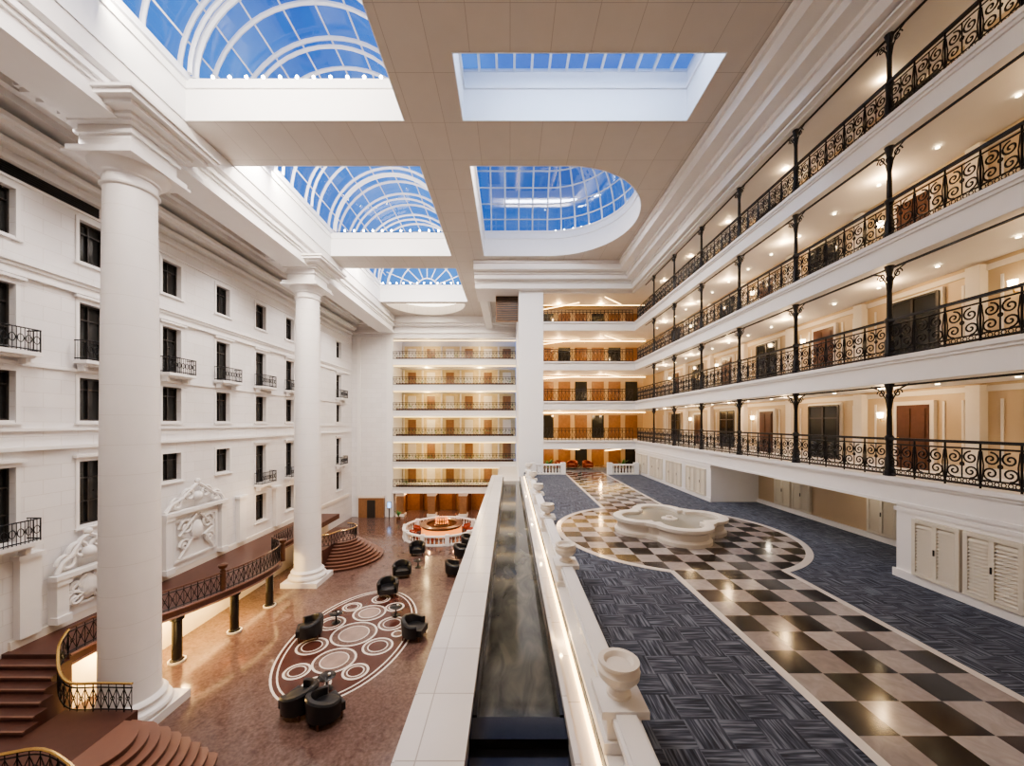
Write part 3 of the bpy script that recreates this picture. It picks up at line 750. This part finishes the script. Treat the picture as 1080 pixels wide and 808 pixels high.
for (x,y,r) in cir:
    edisc(EX+x,EY+y,r,r,4,1); edisc(EX+x,EY+y,r-.11,r-.11,5,3); 
    if r>.5: edisc(EX+x,EY+y,r*.66,r*.66,6,1); edisc(EX+x,EY+y,r*.66-.06,r*.66-.06,7,4 if r>.9 else 0)
b.obj('floor_inlay_medallion',['inlayd','stripe','inlayk','lobby','inlayg'])
def chair(col='leather'):
    b=MB()
    def rb(rad,z0,z1,a0,a1,th,n=18,m=0):
        R=[]
        for i in range(n+1):
            a=a0+(a1-a0)*i/n; c,s_=math.cos(a),math.sin(a); hz=z1+(.14*max(0,s_) )
            R.append([(rad*c,rad*s_,z0),((rad+th)*c*1.02,(rad+th)*s_,z0),((rad+th+.04)*c,(rad+th+.04)*s_,hz-.05),((rad+th)*c,(rad+th)*s_,hz),((rad+.02)*c,(rad+.02)*s_,hz),(rad*c,rad*s_,hz-.06)])
        b.loft(R,m)
    rb(.34,.16,.66,-pi*.18,pi*1.18,.13)
    b.lathe(0,-.02,[(.36,.18),(.38,.24),(.38,.38),(.36,.44),(.3,.47),(.05,.48)],20)
    b.box(-.33,.33,-.42,-.1,.2,.44)
    for x in (-.32,.32):
        for y in (-.32,.32): b.lathe(x,y,[(.025,0),(.035,.18)],8,1)
    return b.mesh('armchair_mesh',[col,'wood'],True)
am=chair(); ar=chair('red')
def table():
    b=MB(); b.lathe(0,0,[(.25,0),(.25,.03),(.05,.06),(.04,.5),(.1,.53)],16,0); b.lathe(0,0,[(.36,.53),(.38,.545),(.38,.57),(.36,.58)],24,1); b.lathe(.1,.05,[(.04,.58),(.06,.66),(.055,.66)],10,2); return b.mesh('side_table_mesh',['iron','black','white'],True)
tm=table()
def lob(px,py): s_=(py-446)/11.9; return ((px-538)/s_,400/s_)
S=1.45
cl=[(326,672,-1.2,0),(437,672,1.4,0),(316,750,-1.9,0),(341,732,.6,1),(409,628,0.2,0),(424,608,.3,0),(440,600,2.5,1),(440,585,.2,0),(479,606,1.7,0),(487,587,1.5,0),(352,660,1.0,1),(416,652,-1.2,1),(343,758,2.4,0),(494,576,1.2,0)]
for i,(a,c,r,t) in enumerate(cl):
    x,y=lob(a,c)
    if t: place('side_table',tm,(x,y+.3,ZL+.018))
    else: place('armchair',am,(x,y,ZL+.018),r,None,(S,S,S*.95))
for x,y,r in ((4.6,35.2,.5),(5.8,35.4,-.4),(7.2,35.2,.3)): place('lounge_chair',ar,(x,y,0.001),r)
# ============================================================ BAR ISLAND
bx,by,br=-7.3,40.5,3.9
b=MB()
def cyl(r0,r1,z0,z1,m=0,n=48,a0=0,a1=2*pi):
    R=[]
    for i in range(n+1):
        a=a0+(a1-a0)*i/n; c,s_=math.cos(a),math.sin(a)
        R.append([(bx+r0*c,by+r0*s_,z0),(bx+r1*c,by+r1*s_,z0),(bx+r1*c,by+r1*s_,z1),(bx+r0*c,by+r0*s_,z1)])
    b.loft(R,m)
cyl(br-.15,br+.15,ZL,ZL+.12); cyl(br-.16,br+.16,ZL+.82,ZL+.95)
for i in range(60): a=2*pi*i/60; baluster(b,bx+br*math.cos(a),by+br*math.sin(a),ZL+.12,.7,1,6)
for i in range(10): a=2*pi*i/10; x,y=bx+br*math.cos(a),by+br*math.sin(a); b.box(x-.2,x+.2,y-.2,y+.2,ZL,ZL+1.05)
b.obj('round_stone_balustrade',['white'],True)
b=MB()
cyl(1.7,2.1,ZL,ZL+1.1,0); cyl(1.6,2.3,ZL+1.1,ZL+1.18,1); cyl(2.1,2.13,ZL+.2,ZL+.9,2)
b.lathe(bx,by,[(.7,ZL),(.7,ZL+1.0),(.8,ZL+1.05),(.5,ZL+1.1),(.5,ZL+1.7)],16,0)
for zz in (1.2,1.55):
    b.lathe(bx,by,[(.75,ZL+zz),(.75,ZL+zz+.04)],16,1)
    for i in range(16): a=2*pi*i/16; b.lathe(bx+.62*math.cos(a),by+.62*math.sin(a),[(.05,ZL+zz+.04),(.05,ZL+zz+.2),(.02,ZL+zz+.28)],6,2)
b.obj('bar_island',['wood2','wood','barglow'],True)
for i in range(11):
    a=2*pi*i/11; place('bar_chair',ar,(bx+2.95*math.cos(a),by+2.95*math.sin(a),ZL+.001),a-pi/2,None,(.8,.8,.95))
def palm(name,x,y,z,h=1.8):
    b=MB(); b.lathe(x,y,[(.2,z),(.28,z+.4),(.3,z+.42),(.26,z+.42)],14,1)
    for i in range(22):
        a=random.uniform(0,2*pi); t=random.uniform(.4,.8); pts=[]
        for j in range(6):
            u=j/5; pts.append(Vector((x+math.cos(a)*u*.8*t,y+math.sin(a)*u*.8*t,z+.4+h*t*(u*1.3-u*u*.75))))
        s_=Vector((-math.sin(a),math.cos(a),0)); w=[.02,.06,.08,.07,.04,.005]; k_=len(b.v)
        for p,ww in zip(pts,w): b.v+=[tuple(p-s_*ww),tuple(p+s_*ww)]
        for j in range(5): b.f.append((k_+2*j,k_+2*j+1,k_+2*j+3,k_+2*j+2)); b.m.append(0)
    b.obj(name,['leaf','wood'])
palm('potted_palm',3.3,32.5,.017,1.6); palm('potted_palm',9.6,32.5,.017,1.6); palm('potted_shrub',-13.6,46.2,ZL); palm('potted_shrub',-2.4,46.2,ZL)
b=MB(); b.box(-20.5,14,Y0-.4,Y0,ZL,ZC+1.8); b.obj('wall_front',['cream'])

# ============================================================ LIGHTS
def area(name,loc,sx,sy,e,col,rot=(0,0,0)):
    l=bpy.data.lights.new(name,'AREA'); l.shape='RECTANGLE'; l.size=sx; l.size_y=sy; l.energy=e; l.color=col
    o=bpy.data.objects.new(name,l); sc.collection.objects.link(o); o.location=loc; o.rotation_euler=rot; return o
def point(name,loc,e,col,r=.08):
    l=bpy.data.lights.new(name,'POINT'); l.energy=e; l.color=col; l.shadow_soft_size=r
    o=bpy.data.objects.new(name,l); sc.collection.objects.link(o); o.location=loc; return o
def spot(name,loc,tgt,e,col,ang=100,bl=.6,r=.1):
    l=bpy.data.lights.new(name,'SPOT'); l.energy=e; l.color=col; l.spot_size=math.radians(ang); l.spot_blend=bl; l.shadow_soft_size=r
    o=bpy.data.objects.new(name,l); sc.collection.objects.link(o); o.location=loc
    o.rotation_euler=(Vector(tgt)-Vector(loc)).to_track_quat('-Z','Y').to_euler(); return o
W=(1,.88,.77)
area('added_fill_skylight',(-9.5,8.5,ZC+1.6),9,2,2300,W)  # general fill added in the shafts, out of view behind each near lip
area('added_fill_skylight',(-9.5,20.8,ZC+1.6),9,2,2200,W)
area('added_fill_skylight',(-9.5,33.6,ZC+1.6),9,1.6,1700,W)
area('added_fill_skylight',(3,20.6,ZC+1.7),7,1.6,1700,W)
area('added_fill_skylight',(3,14.0,ZC+1.9),8,.7,500,(.6,.75,1))
for (x,y,w,e,c) in ((-9.5,13.2,9,1000,(1,.88,.72)),(-9.5,22.6,9,1500,(1,.88,.72)),(-9.5,34.6,9,1100,(1,.88,.72)),(3,22.5,7,260,(.7,.8,1))):
    area('added_fill_fascia',(x,y,ZC+1.6),w,.3,e,c,(math.radians(80),0,0))  # added one-sided light facing away from the camera, brightens the far fascia
for y in (8,14,20,26,33,41):
    spot('added_fill_left_wall',(-16.5,y,Z(11.2)),(-20,y,Z(-1)),950,(1,.92,.89),120,.9)  # added spots without fixtures, behind the beam, to brighten the left wall
for z in L:
    for i in range(7):
        point('lamp_corridor',(12.2,3.6+4.4*i,Z(z)+2.45),62,(1,.68,.36),.1)
for z in L+[-4.3]:
    for x in (4.6,8.6): point('lamp_wing',(x,36.0,Z(z)+(2.3 if z>-4 else 1.8)),85,(1,.62,.28),.1)
for z in lev:
    for x in (-11,-4): point('lamp_far_corridor',(x,YE+2.2,Z(z)+2.2),150,(1,.72,.34),.1)
for x in (-13,-8,-3): point('lamp_lounge',(x,YE+1.8,ZL+2.6),130,(1,.55,.22),.1)
for x,y in ((-16.9,19.6),(-16.4,22.6),(-17.2,16.9)): point('lamp_under_terrace',(x,y,ZT-.75),650,(1,.66,.24),.08)
for a in range(2): point('lamp_bar',(bx+1.3*math.cos(a*pi),by+1.3*math.sin(a*pi),ZL+2.0),90,(1,.45,.2),.08)
for y in (7.6,12.5,17.4,24): point('lamp_kerb',(1.02,y,.12),8,(1,.7,.35),.03)
for y in (14,18.5): point('lamp_recess',(12.6,y,1.8),10,(1,.85,.65),.08)
for y in (29,36): point('lamp_terrace_far',(-18.3,y,ZT+3.2),80,(1,.7,.4),.1)

# world: dusk sky
w=bpy.data.worlds.new('dusk_sky'); sc.world=w; w.use_nodes=True; nt=w.node_tree; bg=nt.nodes['Background']
tc=nt.nodes.new('ShaderNodeTexCoord'); sp=nt.nodes.new('ShaderNodeSeparateXYZ'); nt.links.new(tc.outputs['Generated'],sp.inputs[0])
r=nt.nodes.new('ShaderNodeValToRGB'); e=r.color_ramp.elements; e[0].position=0; e[0].color=(.12,.30,.68,1); e[1].position=.9; e[1].color=(.005,.075,.46,1)
nt.links.new(sp.outputs[2],r.inputs[0])
nz=nt.nodes.new('ShaderNodeTexNoise'); nz.inputs['Scale'].default_value=4; nz.inputs['Detail'].default_value=5; nt.links.new(tc.outputs['Generated'],nz.inputs['Vector'])
cr_=nt.nodes.new('ShaderNodeValToRGB'); cr_.color_ramp.elements[0].position=.42; cr_.color_ramp.elements[1].position=.8; nt.links.new(nz.outputs['Fac'],cr_.inputs[0])
mx=nt.nodes.new('ShaderNodeMix'); mx.data_type='RGBA'; nt.links.new(cr_.outputs[0],mx.inputs[0]); nt.links.new(r.outputs[0],mx.inputs[6]); mx.inputs[7].default_value=(.10,.32,.80,1)
nt.links.new(mx.outputs[2],bg.inputs[0]); bg.inputs[1].default_value=1.35

# ============================================================ CAMERA
cam=bpy.data.cameras.new('camera'); co=bpy.data.objects.new('camera',cam); sc.collection.objects.link(co)
co.location=(0,0,CZ); co.rotation_euler=(pi/2,0,0)
cam.sensor_width=36; cam.sensor_fit='HORIZONTAL'; cam.lens=36*400/1080; cam.shift_x=2/1080; cam.shift_y=42/1080; cam.clip_start=.05; cam.clip_end=500
sc.camera=co
